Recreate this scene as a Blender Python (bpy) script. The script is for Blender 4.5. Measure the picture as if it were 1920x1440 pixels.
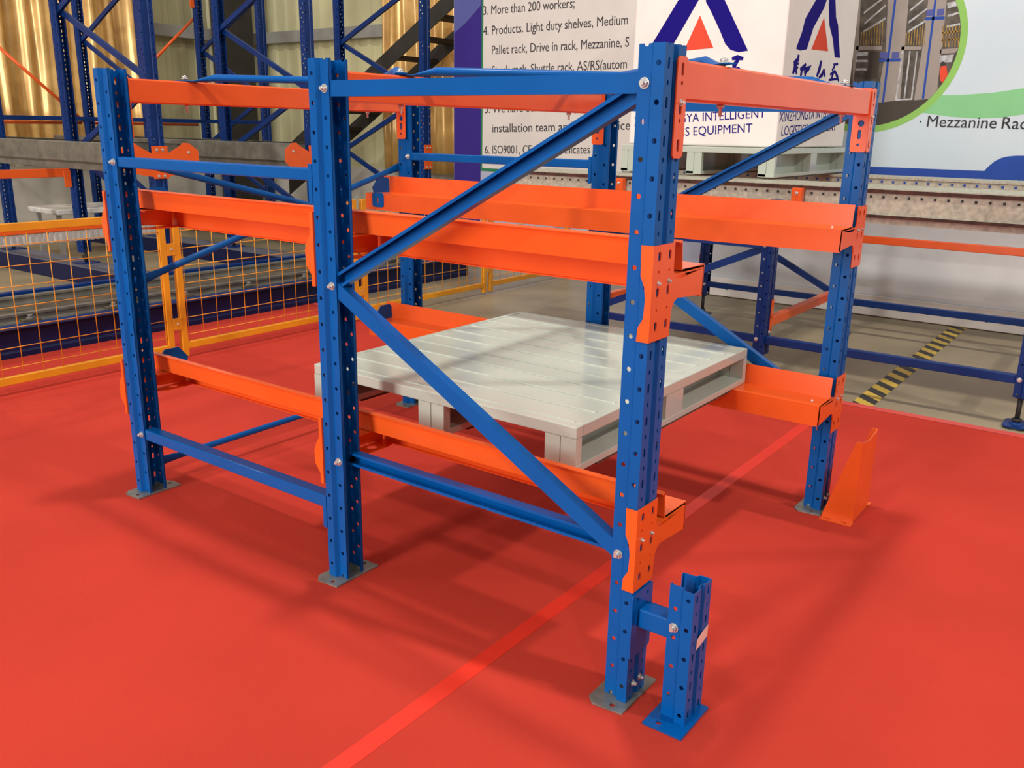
import bpy, bmesh, math, random
from mathutils import Vector, Matrix
random.seed(7)
for o in list(bpy.data.objects): bpy.data.objects.remove(o)
S = bpy.context.scene
COL = S.collection

# ------------------------------------------------------------------ camera
cam = bpy.data.cameras.new('camera'); camo = bpy.data.objects.new('camera', cam); COL.objects.link(camo)
Rr = ((0.59532938, -0.80328653, 0.0177107), (-0.21216128, -0.17842008, -0.96080896), (0.77496485, 0.56824028, -0.27664502))
M = Matrix.Identity(4)
for i in range(3):
    M[i][0] = Rr[0][i]; M[i][1] = -Rr[1][i]; M[i][2] = -Rr[2][i]
M[0][3], M[1][3], M[2][3] = -1.6656, -0.8622, 1.3418
camo.matrix_world = M
cam.sensor_fit = 'HORIZONTAL'; cam.sensor_width = 36.0; cam.lens = 36.0 * 1659.8 / 1920
cam.clip_start = 0.05; cam.clip_end = 100
S.camera = camo

# ------------------------------------------------------------------ world, lamps, exposure
W = bpy.data.worlds.new('world'); S.world = W; W.use_nodes = True
W.node_tree.nodes['Background'].inputs[0].default_value = (1.0, 0.96, 0.91, 1)
W.node_tree.nodes['Background'].inputs[1].default_value = 0.42
def hall_lamp(x, y, z, power, size=0.42, col=(1.0, 0.95, 0.87)):
    l = bpy.data.lights.new('high_bay_light', 'AREA'); l.shape = 'DISK'; l.size = size; l.energy = power; l.color = col
    o = bpy.data.objects.new('high_bay_light', l); o.location = (x, y, z); COL.objects.link(o)
hall_lamp(1.15, 1.2, 7.45, 195)
for (x, y, p) in ((-6.2, 1.2, 200), (1.15, -6.2, 420), (-6.2, -6.2, 200), (1.15, 8.8, 130), (-6.2, 8.8, 130)):
    hall_lamp(x, y, 7.45, p, 0.6)
# daylight through the window band high in the hall's end wall, far behind the camera
wl_ = bpy.data.lights.new('window_daylight', 'AREA'); wl_.shape = 'RECTANGLE'; wl_.size = 9.0; wl_.size_y = 2.6; wl_.energy = 1500; wl_.color = (1.0, 0.97, 0.92)
wo = bpy.data.objects.new('window_daylight', wl_); wo.location = (-14.0, 2.0, 4.0); wo.rotation_euler = (0, -math.pi / 2, 0); COL.objects.link(wo)
S.view_settings.view_transform = 'Standard'; S.view_settings.look = 'None'
S.view_settings.exposure = 0.0; S.view_settings.gamma = 1.0
S.view_settings.use_curve_mapping = False

# ------------------------------------------------------------------ materials
MAT = {}
def mat(name, color, rough=0.5, metal=0.0, var=0.06, vscale=6.0, bump=0.0, bscale=200.0, spec=0.5, coat=0.0, var_col=None, detail=4):
    m = bpy.data.materials.new(name); m.use_nodes = True
    n = m.node_tree.nodes; l = m.node_tree.links; b = n['Principled BSDF']
    b.inputs['Roughness'].default_value = rough; b.inputs['Metallic'].default_value = metal
    b.inputs['Specular IOR Level'].default_value = spec
    b.inputs['Coat Weight'].default_value = coat; b.inputs['Coat Roughness'].default_value = 0.08
    tc = n.new('ShaderNodeTexCoord')
    nz = n.new('ShaderNodeTexNoise'); nz.inputs['Scale'].default_value = vscale; nz.inputs['Detail'].default_value = detail
    l.new(tc.outputs['Object'], nz.inputs['Vector'])
    mx = n.new('ShaderNodeMix'); mx.data_type = 'RGBA'
    c2 = var_col if var_col else tuple(c * (1 - 2 * var) for c in color)
    mx.inputs[6].default_value = (*[min(1, c * (1 + var)) for c in color], 1); mx.inputs[7].default_value = (*c2, 1)
    rp = n.new('ShaderNodeValToRGB'); rp.color_ramp.elements[0].position = 0.35; rp.color_ramp.elements[1].position = 0.7
    l.new(nz.outputs['Fac'], rp.inputs['Fac']); l.new(rp.outputs['Color'], mx.inputs[0])
    l.new(mx.outputs[2], b.inputs['Base Color'])
    if bump > 0:
        n2 = n.new('ShaderNodeTexNoise'); n2.inputs['Scale'].default_value = bscale; n2.inputs['Detail'].default_value = 3
        l.new(tc.outputs['Object'], n2.inputs['Vector'])
        bp = n.new('ShaderNodeBump'); bp.inputs['Strength'].default_value = bump; bp.inputs['Distance'].default_value = 0.002
        l.new(n2.outputs['Fac'], bp.inputs['Height']); l.new(bp.outputs['Normal'], b.inputs['Normal'])
    MAT[name] = m
    return m
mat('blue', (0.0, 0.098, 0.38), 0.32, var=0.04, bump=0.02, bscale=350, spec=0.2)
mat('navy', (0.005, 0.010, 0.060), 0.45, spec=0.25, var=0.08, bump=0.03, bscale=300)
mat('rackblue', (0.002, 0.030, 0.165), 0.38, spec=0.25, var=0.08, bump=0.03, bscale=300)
mat('orange', (0.88, 0.120, 0.017), 0.24, var=0.03, bump=0.015, bscale=350, spec=0.45)
mat('yellow', (0.80, 0.33, 0.012), 0.4, var=0.06)
mat('pallet', (0.50, 0.54, 0.47), 0.16, var=0.015, vscale=2.0, bump=0.02, bscale=14)
mat('steel', (0.66, 0.65, 0.62), 0.25, metal=0.55, var=0.05)
mat('zinc', (0.30, 0.31, 0.28), 0.4, metal=0.5, var=0.18, vscale=18, bump=0.05)
mat('galv', (0.44, 0.42, 0.33), 0.5, metal=0.1, var=0.14, vscale=40, bump=0.08, bscale=60)
mat('darkgalv', (0.20, 0.19, 0.165), 0.5, metal=0.3, var=0.15, vscale=10)
mat('rust', (0.065, 0.022, 0.014), 0.8, var=0.3, vscale=20)
mat('brown', (0.095, 0.075, 0.048), 0.8, var=0.25, vscale=8)
mat('black', (0.015, 0.014, 0.013), 0.6)
mat('carpet', (0.55, 0.047, 0.029), 0.95, var=0.05, vscale=1.3, bump=0.5, bscale=420, spec=0.1, detail=8)
mat('redtape', (0.80, 0.036, 0.016), 0.45, var=0.03)
mat('concrete', (0.31, 0.25, 0.155), 0.42, var=0.15, vscale=1.6, bump=0.05, bscale=30, detail=8)
mat('wallpaint', (0.66, 0.62, 0.55), 0.8, var=0.15, vscale=1.2)
mat('cladding', (0.66, 0.62, 0.37), 0.5, var=0.1, vscale=0.9)
mat('curtain', (0.80, 0.50, 0.17), 0.30, metal=0.25, var=0.2, vscale=3.0, spec=0.7, var_col=(0.58, 0.33, 0.10))
mat('darksteel', (0.035, 0.031, 0.027), 0.6, var=0.1)
mat('girt', (0.34, 0.33, 0.30), 0.6)
mat('cloth', (0.86, 0.80, 0.76), 0.85, var=0.03, vscale=4, bump=0.15, bscale=9)
mat('bannerwhite', (0.70, 0.65, 0.61), 0.7, var=0.02)
mat('bannerblue', (0.62, 0.70, 0.755), 0.7, var=0.03, vscale=1.0, var_col=(0.57, 0.68, 0.76))
mat('bannerlow', (0.82, 0.82, 0.84), 0.7, vscale=1.3, var_col=(0.55, 0.58, 0.62))
mat('bannerlilac', (0.45, 0.46, 0.60), 0.7, var=0.05)
mat('printpurple', (0.045, 0.026, 0.22), 0.8, var=0.02, spec=0.1)
mat('printperi', (0.10, 0.115, 0.34), 0.8, var=0.02, spec=0.1)
mat('printblue', (0.035, 0.085, 0.38), 0.8, var=0.02, spec=0.1)
mat('printgreen', (0.035, 0.21, 0.085), 0.8, var=0.02, spec=0.1)
mat('printlime', (0.29, 0.56, 0.14), 0.8, var=0.02, spec=0.1)
mat('printmint', (0.26, 0.60, 0.29), 0.8, var=0.02, spec=0.1)
mat('printink', (0.055, 0.05, 0.055), 0.8, var=0.02, spec=0.1)
mat('logoblue', (0.012, 0.006, 0.20), 0.8, var=0.02, spec=0.1)
mat('logored', (0.75, 0.085, 0.045), 0.8, var=0.02, spec=0.1)
mat('photobrown', (0.10, 0.082, 0.065), 0.7, vscale=14, var=0.3)
mat('photofloor', (0.055, 0.043, 0.032), 0.7)
mat('photobeige', (0.33, 0.28, 0.25), 0.7, var=0.04)
mat('photolight', (0.55, 0.55, 0.56), 0.7, vscale=30, var_col=(0.25, 0.25, 0.27))
mat('photogold', (0.45, 0.27, 0.05), 0.7, vscale=25, var_col=(0.2, 0.11, 0.03))
mat('sticker', (0.85, 0.55, 0.48), 0.6)
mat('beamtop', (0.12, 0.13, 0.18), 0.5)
mat('frost', (0.42, 0.40, 0.37), 0.5)
mat('whitewrap', (0.80, 0.78, 0.74), 0.25, var=0.2, vscale=9)
# hazard tape print
m = bpy.data.materials.new('hazard'); m.use_nodes = True; MAT['hazard'] = m
n = m.node_tree.nodes; l = m.node_tree.links
tc = n.new('ShaderNodeTexCoord'); wv = n.new('ShaderNodeTexWave'); wv.wave_profile = 'SAW'; wv.bands_direction = 'DIAGONAL'
mp = n.new('ShaderNodeMapping'); l.new(tc.outputs['Object'], mp.inputs['Vector']); mp.inputs['Scale'].default_value = (1, -0.9, 0)
sp = n.new('ShaderNodeSeparateXYZ'); l.new(mp.outputs['Vector'], sp.inputs[0])
ad = n.new('ShaderNodeMath'); ad.operation = 'ADD'; l.new(sp.outputs[0], ad.inputs[0]); l.new(sp.outputs[1], ad.inputs[1])
dv = n.new('ShaderNodeMath'); dv.operation = 'DIVIDE'; l.new(ad.outputs[0], dv.inputs[0]); dv.inputs[1].default_value = 0.165
fr = n.new('ShaderNodeMath'); fr.operation = 'FRACT'; l.new(dv.outputs[0], fr.inputs[0])
gt = n.new('ShaderNodeMath'); gt.operation = 'GREATER_THAN'; l.new(fr.outputs[0], gt.inputs[0]); gt.inputs[1].default_value = 0.5
mx = n.new('ShaderNodeMix'); mx.data_type = 'RGBA'; l.new(gt.outputs[0], mx.inputs[0])
mx.inputs[6].default_value = (0.02, 0.018, 0.018, 1); mx.inputs[7].default_value = (0.62, 0.42, 0.05, 1)
l.new(mx.outputs[2], n['Principled BSDF'].inputs['Base Color']); n['Principled BSDF'].inputs['Roughness'].default_value = 0.5

# ------------------------------------------------------------------ helpers
def empty(name, loc=(0, 0, 0), label=None, cat=None, group=None):
    o = bpy.data.objects.new(name, None); o.empty_display_size = 0.1; o.location = loc; COL.objects.link(o)
    tag(o, label, cat, group); return o
def tag(o, label=None, cat=None, group=None, kind=None):
    if label: o['label'] = label
    if cat: o['category'] = cat
    if group: o['group'] = group
    if kind: o['kind'] = kind
    return o
def wparent(o, p):
    o.parent = p
    if p is not None:
        off = Vector((0, 0, 0)); q = p
        mw = Matrix.Identity(4)
        while q is not None:
            mw = q.matrix_local_abs if hasattr(q, 'matrix_local_abs') else q.matrix_basis @ mw if q.parent is None else (q.matrix_parent_inverse @ q.matrix_basis) @ mw
            q = q.parent
        o.matrix_parent_inverse = mw.inverted()
def obj(name, me, mt, parent=None, mw=None):
    """me: bmesh (world coordinates) or mesh; placed in the world and parented without moving."""
    if isinstance(me, bmesh.types.BMesh):
        bmesh.ops.recalc_face_normals(me, faces=me.faces[:])
        d = bpy.data.meshes.new(name); me.to_mesh(d); me.free(); me = d
    if mt is not None and len(me.materials) == 0: me.materials.append(MAT[mt] if isinstance(mt, str) else mt)
    o = bpy.data.objects.new(name, me); COL.objects.link(o)
    if mw is not None: o.matrix_basis = mw
    if parent is not None: wparent(o, parent)
    return o
def nb(): return bmesh.new()
def box(bm, x0, x1, y0, y1, z0, z1):
    v = [bm.verts.new((x, y, z)) for x in (x0, x1) for y in (y0, y1) for z in (z0, z1)]
    for f in ((0, 1, 3, 2), (4, 6, 7, 5), (0, 4, 5, 1), (2, 3, 7, 6), (0, 2, 6, 4), (1, 5, 7, 3)):
        bm.faces.new([v[i] for i in f])
    return bm
def bbox(x0, x1, y0, y1, z0, z1, bev=0.0, seg=2):
    bm = box(nb(), x0, x1, y0, y1, z0, z1)
    if bev: bmesh.ops.bevel(bm, geom=bm.edges[:], offset=bev, segments=seg, affect='EDGES', profile=0.5)
    return bm
def ribbon(pts, t):
    """closed polygon of an open polyline thickened to the left by t"""
    P = [Vector((a, b)) for a, b in pts]; L = []
    for i, p in enumerate(P):
        ns = []
        if i > 0: d = (P[i] - P[i - 1]).normalized(); ns.append(Vector((-d.y, d.x)))
        if i < len(P) - 1: d = (P[i + 1] - P[i]).normalized(); ns.append(Vector((-d.y, d.x)))
        if len(ns) == 2:
            s = ns[0] + ns[1]; s = s / max(0.3, (1 + ns[0].dot(ns[1])))
        else: s = ns[0]
        L.append(p + s * t)
    return [(p.x, p.y) for p in P] + [(p.x, p.y) for p in reversed(L)]
def prism(bm, poly, p0, p1, u, v):
    p0, p1, u, v = Vector(p0), Vector(p1), Vector(u), Vector(v)
    a = [bm.verts.new(p0 + u * x + v * y) for x, y in poly]
    b = [bm.verts.new(p1 + u * x + v * y) for x, y in poly]
    k = len(poly)
    for i in range(k): bm.faces.new((a[i], a[(i + 1) % k], b[(i + 1) % k], b[i]))
    for loop in (list(reversed(a)), b):
        f = bm.faces.new(loop)
        bmesh.ops.triangulate(bm, faces=[f])
    return bm
def tube(bm, p0, p1, r, n=10, r1=None):
    p0, p1 = Vector(p0), Vector(p1); d = (p1 - p0).normalized()
    u = d.orthogonal().normalized(); v = d.cross(u); r1 = r if r1 is None else r1
    a = []; b = []
    for i in range(n):
        c, s = math.cos(2 * math.pi * i / n), math.sin(2 * math.pi * i / n)
        a.append(bm.verts.new(p0 + (u * c + v * s) * r)); b.append(bm.verts.new(p1 + (u * c + v * s) * r1))
    for i in range(n):
        f = bm.faces.new((a[i], a[(i + 1) % n], b[(i + 1) % n], b[i])); f.smooth = True
    bm.faces.new(list(reversed(a))); bm.faces.new(b)
    return bm
def circle(cx, cy, rx, ry=None, n=12):
    ry = rx if ry is None else ry
    return [(cx + rx * math.cos(2 * math.pi * i / n), cy + ry * math.sin(2 * math.pi * i / n)) for i in range(n)]
def slot(cx, cy, w, h, n=5):
    """rounded rectangle"""
    r = min(w, h) * 0.45; P = []
    for qx, qy, a0 in ((1, 1, 0), (-1, 1, 90), (-1, -1, 180), (1, -1, 270)):
        for i in range(n):
            a = math.radians(a0 + 90 * i / (n - 1))
            P.append((cx + qx * (w / 2 - r) + r * math.cos(a), cy + qy * (h / 2 - r) + r * math.sin(a)))
    return P
def rect(x0, x1, y0, y1): return [(x0, y0), (x1, y0), (x1, y1), (x0, y1)]
def rrect(x0, x1, y0, y1, r, n=4):
    P = []
    for cx, cy, a0 in ((x1 - r, y1 - r, 0), (x0 + r, y1 - r, 90), (x0 + r, y0 + r, 180), (x1 - r, y0 + r, 270)):
        for i in range(n):
            a = math.radians(a0 + 90 * i / (n - 1)); P.append((cx + r * math.cos(a), cy + r * math.sin(a)))
    return P
def plate(bm, outer, holes, o, u, v, t):
    """flat plate with holes; polygon in (u,v) at origin o, thickness t along u x v"""
    o, u, v = Vector(o), Vector(u), Vector(v); nn = u.cross(v).normalized()
    tb = bmesh.new(); E = []
    for loop in [outer] + list(holes):
        vs = [tb.verts.new((x, y, 0)) for x, y in loop]
        for i in range(len(vs)): E.append(tb.edges.new((vs[i], vs[(i + 1) % len(vs)])))
    bmesh.ops.triangle_fill(tb, use_beauty=True, use_dissolve=False, edges=E, normal=(0, 0, 1))
    mp = {}
    tb.verts.index_update()
    for k in (0, 1):
        for w in tb.verts: mp[(k, w.index)] = bm.verts.new(o + u * w.co.x + v * w.co.y + nn * (t * k))
    for f in tb.faces:
        ids = [w.index for w in f.verts]
        bm.faces.new([mp[(1, i)] for i in ids]); bm.faces.new([mp[(0, i)] for i in reversed(ids)])
    for e in tb.edges:
        if len(e.link_faces) == 1:
            i, j = e.verts[0].index, e.verts[1].index
            bm.faces.new((mp[(0, i)], mp[(0, j)], mp[(1, j)], mp[(1, i)]))
    tb.free(); return bm
def bolt_mesh():
    bm = nb()
    tube(bm, (0, 0, 0), (0, 0, 0.0015), 0.0115, 16); tube(bm, (0, 0, 0.0015), (0, 0, 0.008), 0.0085, 6); tube(bm, (0, 0, 0.008), (0, 0, 0.015), 0.005, 8)
    d = bpy.data.meshes.new('bolt'); bmesh.ops.recalc_face_normals(bm, faces=bm.faces[:]); bm.to_mesh(d); bm.free(); d.materials.append(MAT['steel']); return d
BOLT = bolt_mesh()
def bolt(p, nrm, parent, s=1.0):
    q = Vector((0, 0, 1)).rotation_difference(Vector(nrm))
    mw = Matrix.Translation(p) @ q.to_matrix().to_4x4() @ Matrix.Scale(s, 4)
    return obj('bolt', BOLT, None, parent, mw)

# perforated post: sheet strips with real holes, folded to an open section
def ring_cell(bm, f, u0, u1, v0, v1, cu, cv, ru, rv, square=False):
    n = 12
    outer = []
    for (a, b, c, d) in ((u1, v0, u1, v1), (u1, v1, u0, v1), (u0, v1, u0, v0), (u0, v0, u1, v0)):
        for i in range(3): outer.append((a + (c - a) * i / 3, b + (d - b) * i / 3))
    inner = []
    for (a, b) in outer:
        ang = math.atan2((b - (v0 + v1) / 2) / (v1 - v0), (a - (u0 + u1) / 2) / (u1 - u0))
        c, s = math.cos(ang), math.sin(ang)
        if square:
            k = (abs(c) ** 6 + abs(s) ** 6) ** (-1 / 6); c, s = c * k, s * k
        inner.append((cu + ru * c, cv + rv * s))
    A = [bm.verts.new(f(a, b)) for a, b in outer]; B = [bm.verts.new(f(a, b)) for a, b in inner]
    for i in range(n): bm.faces.new((A[i], A[(i + 1) % n], B[(i + 1) % n], B[i]))
def quad(bm, f, u0, u1, v0, v1): bm.faces.new([bm.verts.new(f(a, b)) for a, b in ((u0, v0), (u1, v0), (u1, v1), (u0, v1))])
def post_mesh(name, zb, zt, zh, w=0.0927, d=0.066, mt='blue', pitch=0.075, hole=0.0056, t=0.0024):
    bm = nb(); j = 0.012; y1, y2 = 0.027, 0.035
    k0 = int(math.floor((zb - zh) / pitch)) - 1; k1 = int(math.ceil((zt - zh) / pitch)) + 1
    gx = ((0.004, 0.033), (w - 0.033, w - 0.004))
    for k in range(k0, k1 + 1):
        zc = zh + k * pitch
        a, b = zc - pitch / 2, zc + pitch / 2
        for sx in (0, 1):
            X = (lambda x: x) if sx == 0 else (lambda x: w - x)
            ring_cell(bm, lambda u, v: (X(j), u, v), y2, d, a, b, 0.0490, zc, hole, hole)
            ring_cell(bm, lambda u, v: (X(0), u, v), t, y1, zc, b + pitch / 2, 0.0135, b, hole, hole)
        for (x0, x1) in ((0.0, 0.035), (w - 0.035, w)):
            xc = 0.0175 if x0 == 0 else w - 0.0175
            ring_cell(bm, lambda u, v: (u, 0, v), x0, x1, a + 0.012, a + 0.063, xc, zc, 0.0036, 0.0058)
            ring_cell(bm, lambda u, v: (u, 0, v), x0, x1, a - 0.012, a + 0.012, xc, a, 0.0042, 0.0115, True) if False else None
        for (x0, x1) in ((0.0, 0.035), (w - 0.035, w)):
            xc = 0.0175 if x0 == 0 else w - 0.0175
            # slot centred on the half pitch
            zs = b
            ring_cell(bm, lambda u, v: (u, 0, v), x0, x1, zs - 0.012, zs + 0.012, xc, zs, 0.0040, 0.0112, True)
    # plain strips between perforated ones
    zlo, zhi = zh + (k0 - 1) * pitch, zh + (k1 + 1) * pitch
    for sx in (0, 1):
        X = (lambda x: x) if sx == 0 else (lambda x: w - x)
        bm.faces.new([bm.verts.new(p) for p in ((X(0), y1, zlo), (X(j), y2, zlo), (X(j), y2, zhi), (X(0), y1, zhi))])
        bm.faces.new([bm.verts.new(p) for p in ((X(j), d, zlo), (X(j + 0.010), d, zlo), (X(j + 0.010), d, zhi), (X(j), d, zhi))])
    g = [(0.035, 0), (0.039, 0.007), (w - 0.039, 0.007), (w - 0.035, 0)]
    for p, q in zip(g[:-1], g[1:]):
        bm.faces.new([bm.verts.new(x) for x in ((p[0], p[1], zlo), (q[0], q[1], zlo), (q[0], q[1], zhi), (p[0], p[1], zhi))])
    for zz, nn in ((zt, (0, 0, 1)), (zb, (0, 0, -1))):
        bmesh.ops.bisect_plane(bm, geom=bm.verts[:] + bm.edges[:] + bm.faces[:], plane_co=(0, 0, zz), plane_no=nn, clear_outer=True)
    bmesh.ops.remove_doubles(bm, verts=bm.verts[:], dist=0.00005)
    # orient outwards: away from the section's inside line
    for f in bm.faces:
        f.normal_update(); c = f.calc_center_median()
        inside = Vector((w / 2, 0.045, c.z))
        if f.normal.dot(c - inside) < 0: f.normal_flip()
    me = bpy.data.meshes.new(name); bm.to_mesh(me); bm.free(); me.materials.append(MAT[mt])
    o = bpy.data.objects.new('tmp', me); COL.objects.link(o)
    s = o.modifiers.new('s', 'SOLIDIFY'); s.thickness = t; s.offset = -1
    bpy.context.view_layer.update()
    me2 = bpy.data.meshes.new_from_object(o.evaluated_get(bpy.context.evaluated_depsgraph_get()))
    bpy.data.objects.remove(o); me2.name = name
    return me2
ROT = Matrix.Rotation(math.pi, 4, 'Z')
def place(me, name, x, y, back, parent, z=0.0, w=0.0927):
    """back False: slotted face towards -Y at y; back True: slotted face towards +Y at y."""
    mw = Matrix.Translation((x, y, z)) if not back else Matrix.Translation((x + w, y, z)) @ ROT
    return obj(name, me, None, parent, mw)
def cprof(h, dpt, lip, t=0.002):
    """C section: web on the u=0 line, opening towards +u; v is the height"""
    return ribbon([(dpt, h / 2 - lip), (dpt, h / 2), (0, h / 2), (0, -h / 2), (dpt, -h / 2), (dpt, -h / 2 + lip)], t)
def brace(bm, p0, p1, side, h=0.040, dpt=0.028, lip=0.008):
    p0, p1, side = Vector(p0), Vector(p1), Vector(side); d = (p1 - p0).normalized(); up = side.cross(d).normalized()
    if abs(up.z) > 0.05 and up.z < 0: up = -up
    return prism(bm, cprof(h, dpt, lip), p0, p1, side, up)
def flat_tube(bm, p0, p1, r, n0, flat=0.07, n=10):
    """round tube with flattened ends lying in the plane with normal n0"""
    p0, p1, n0 = Vector(p0), Vector(p1), Vector(n0); d = (p1 - p0); L = d.length; d.normalize(); w = n0.cross(d).normalized()
    st = [(0, 0.0022, r * 1.45), (flat * 0.65, 0.0022, r * 1.45), (flat * 1.35, r, r), (L - flat * 1.35, r, r), (L - flat * 0.65, 0.0022, r * 1.45), (L, 0.0022, r * 1.45)]
    prev = None
    for (s, a, b) in st:
        ring = [bm.verts.new(p0 + d * s + n0 * (a * math.cos(2 * math.pi * i / n)) + w * (b * math.sin(2 * math.pi * i / n))) for i in range(n)]
        if prev:
            for i in range(n):
                f = bm.faces.new((prev[i], prev[(i + 1) % n], ring[(i + 1) % n], ring[i])); f.smooth = True
        else: bm.faces.new(list(reversed(ring)))
        prev = ring
    bm.faces.new(prev); return bm
def flatpoly(bm, pts, f, t, off=0.0):
    """thin printed shape: pts (a,b) mapped through f(a,b,depth)"""
    tb = bmesh.new(); vs = [tb.verts.new((x, y, 0)) for x, y in pts]
    fc = tb.faces.new(vs); bmesh.ops.triangulate(tb, faces=[fc]); tb.verts.index_update()
    A = [bm.verts.new(f(v.co.x, v.co.y, off)) for v in tb.verts]
    B = [bm.verts.new(f(v.co.x, v.co.y, off + t)) for v in tb.verts]
    for q in tb.faces:
        bm.faces.new([B[v.index] for v in q.verts]); bm.faces.new([A[v.index] for v in reversed(q.verts)])
    k = len(pts)
    for i in range(k): bm.faces.new((A[i], A[(i + 1) % k], B[(i + 1) % k], B[i]))
    tb.free(); return bm

# ------------------------------------------------------------------ the setting
tag(obj('floor', bbox(-9, 9, -9, 12, -0.10, -0.006), 'concrete'), 'bare brown-grey polished concrete warehouse floor', None, None, 'structure')
# corrugated building shell on a painted plinth wall
def corrug(a0, a1, z0, z1, f):
    bm = nb(); pts = []; a = a0; pitch = 0.25
    while a < a1:
        for da, h in ((0, 0), (0.14, 0), (0.165, 0.032), (0.225, 0.032)):
            if a + da < a1: pts.append((a + da, h))
        a += pitch
    pts.append((a1, 0))
    P = ribbon(pts, 0.004)
    k = len(P)
    A = [bm.verts.new(f(x, y, z0)) for x, y in P]; B = [bm.verts.new(f(x, y, z1)) for x, y in P]
    for i in range(k): bm.faces.new((A[i], A[(i + 1) % k], B[(i + 1) % k], B[i]))
    return bm
wl = tag(obj('wall_left', bbox(-6, 7.7, 11.06, 11.25, -0.05, 0.78), 'wallpaint'), None, None, None, 'structure')
obj('cladding', corrug(-6, 7.5, 0.76, 4.2, lambda a, h, z: (a, 11.10 - h, z)), 'cladding', wl)
obj('girt', bbox(-6, 7.4, 10.86, 11.0, 2.50, 2.66, 0.006), 'girt', wl)
wb = tag(obj('wall_back', bbox(7.56, 7.75, -3, 11.25, -0.05, 0.78), 'wallpaint'), None, None, None, 'structure')
obj('cladding', corrug(-3, 11.1, 0.76, 4.2, lambda a, h, z: (7.60 - h, a, z)), 'cladding', wb)
obj('girt', bbox(7.47, 7.56, -3, 10.85, 2.50, 2.66, 0.006), 'girt', wb)
bm = nb()
prism(bm, [(-0.24, -0.16), (0.24, -0.16), (0.24, -0.13), (0.012, -0.13), (0.012, 0.13), (0.24, 0.13), (0.24, 0.16), (-0.24, 0.16), (-0.24, 0.13), (-0.012, 0.13), (-0.012, -0.13), (-0.24, -0.13)], (6.95, 10.6, -0.006), (6.95, 10.6, 4.3), (1, 0, 0), (0, 1, 0))
tag(obj('trim_1', bm, 'darksteel'), 'dark steel building column in the far corner', None, None, 'structure')
# partition the banners hang on
wr = tag(obj('wall_right', bbox(5.475, 5.56, -3.4, 5.16, -0.006, 3.6), 'bannerwhite'), None, None, None, 'structure')

# ------------------------------------------------------------------ carpet, tapes
tag(obj('carpet', bbox(-7.5, 2.94, -7.5, 4.455, -0.005, 0.0), 'carpet'), 'large red needle-felt exhibition carpet under the blue and orange rack', 'carpet')
tag(obj('floor_tape', bbox(-7.4, 2.92, 0.365, 0.415, 0.0002, 0.0009), 'redtape'), 'long bright red tape strip over the carpet seam', 'tape')
tag(obj('carpet_edge_tape', bbox(2.895, 2.955, -7.4, 4.45, 0.0011, 0.0018), mat('edgetape', (0.72, 0.075, 0.06), 0.5)), 'pinkish red tape along the right edge of the carpet', 'tape')
o = obj('hazard_tape', bbox(2.97, 5.46, 0.222, 0.330, -0.0055, -0.0045), 'hazard')
tag(o, 'yellow and black striped hazard tape on the concrete floor', 'tape')

# ------------------------------------------------------------------ the drive-in rack
XW = 1.4513; D1 = 1.0466; D2 = 2.1047; WP = 0.0927; Z0 = 1.4361; PT = 0.075
rack = empty('drive_in_rack', (0, 0, 0), 'waist-high blue and orange drive-in pallet rack standing on the red carpet', 'rack')
PM = post_mesh('upright', 0.006, 1.5115, Z0)
posts = {}
def foot_plate(x, y0, y1, parent):
    bm = nb(); c = 0.02
    outer = [(x - 0.045 + c * 0.3, y0), (x + 0.137, y0), (x + 0.137, y0 + 0.05), (x + 0.137 - c, y1), (x - 0.045 + c, y1), (x - 0.045, y1 - c)]
    plate(bm, outer, [slot(x - 0.022, (y0 + y1) / 2 - 0.015, 0.017, 0.013), slot(x + 0.115, (y0 + y1) / 2 - 0.005, 0.017, 0.013)], (0, 0, 0.0005), (1, 0, 0), (0, 1, 0), 0.005)
    # low folded stirrup gripping the post foot
    for xx in (x + 0.0165, x + WP - 0.019):
        box(bm, xx, xx + 0.0024, y0 + 0.020, y1 - 0.022, 0.004, 0.020)
    return obj('foot_plate', bm, 'zinc', parent)
for nm, x, y, back in (('P3', 0, 0, False), ('P4', XW, 0, False), ('P2', 0, D1, True), ('P6', XW, D1, True), ('P1', 0, D2, True), ('P5', XW, D2, True)):
    u = place(PM, 'upright', x, y, back, rack); posts[nm] = u
    if not back: foot_plate(x, -0.012, 0.088, u)
    else: foot_plate(x, y - 0.074, y + 0.022, u)
    for dx in (0.030, 0.064):
        bolt((x + dx, (y - 0.0) if not back else y, 0.048), (0, -1, 0) if not back else (0, 1, 0), u, 0.75)
# frame bracing (side -X face seen from the camera)
def frame_brace(p0, p1, side, mate):
    return obj('frame_brace', brace(nb(), p0, p1, side), 'blue', rack)
for x, a, b in ((0.0, 'P3', 'P2'), (XW, 'P4', 'P6')):
    ya, yb = 0.049, D1 - 0.049
    za, zm, zl = Z0, Z0 - 7 * PT, Z0 - 14 * PT
    xi = x + 0.016
    frame_brace((xi, ya, za), (xi, yb, za), (1, 0, 0), 0)
    xm = x + 0.050
    t = Vector((0, yb - ya, zm - za)).normalized()
    frame_brace(Vector((x + 0.046, ya + 0.012, za - 0.012)), Vector((x + 0.046, yb - 0.012, zm + 0.012)), (-1, 0, 0), 0)
    frame_brace(Vector((xi, yb - 0.006, zm - 0.006)), Vector((xi, ya, zl + 0.0)), (1, 0, 0), 0)
    frame_brace((x + 0.078, ya, zl), (x + 0.078, yb, zl), (-1, 0, 0), 0)
    for nmp, yy in ((a, ya), (b, yb)):
        for zz in (za, zl) if nmp == a else (za, zm, zl):
            bolt((x + 0.0115, yy, zz), (-1, 0, 0), posts[nmp])
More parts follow.
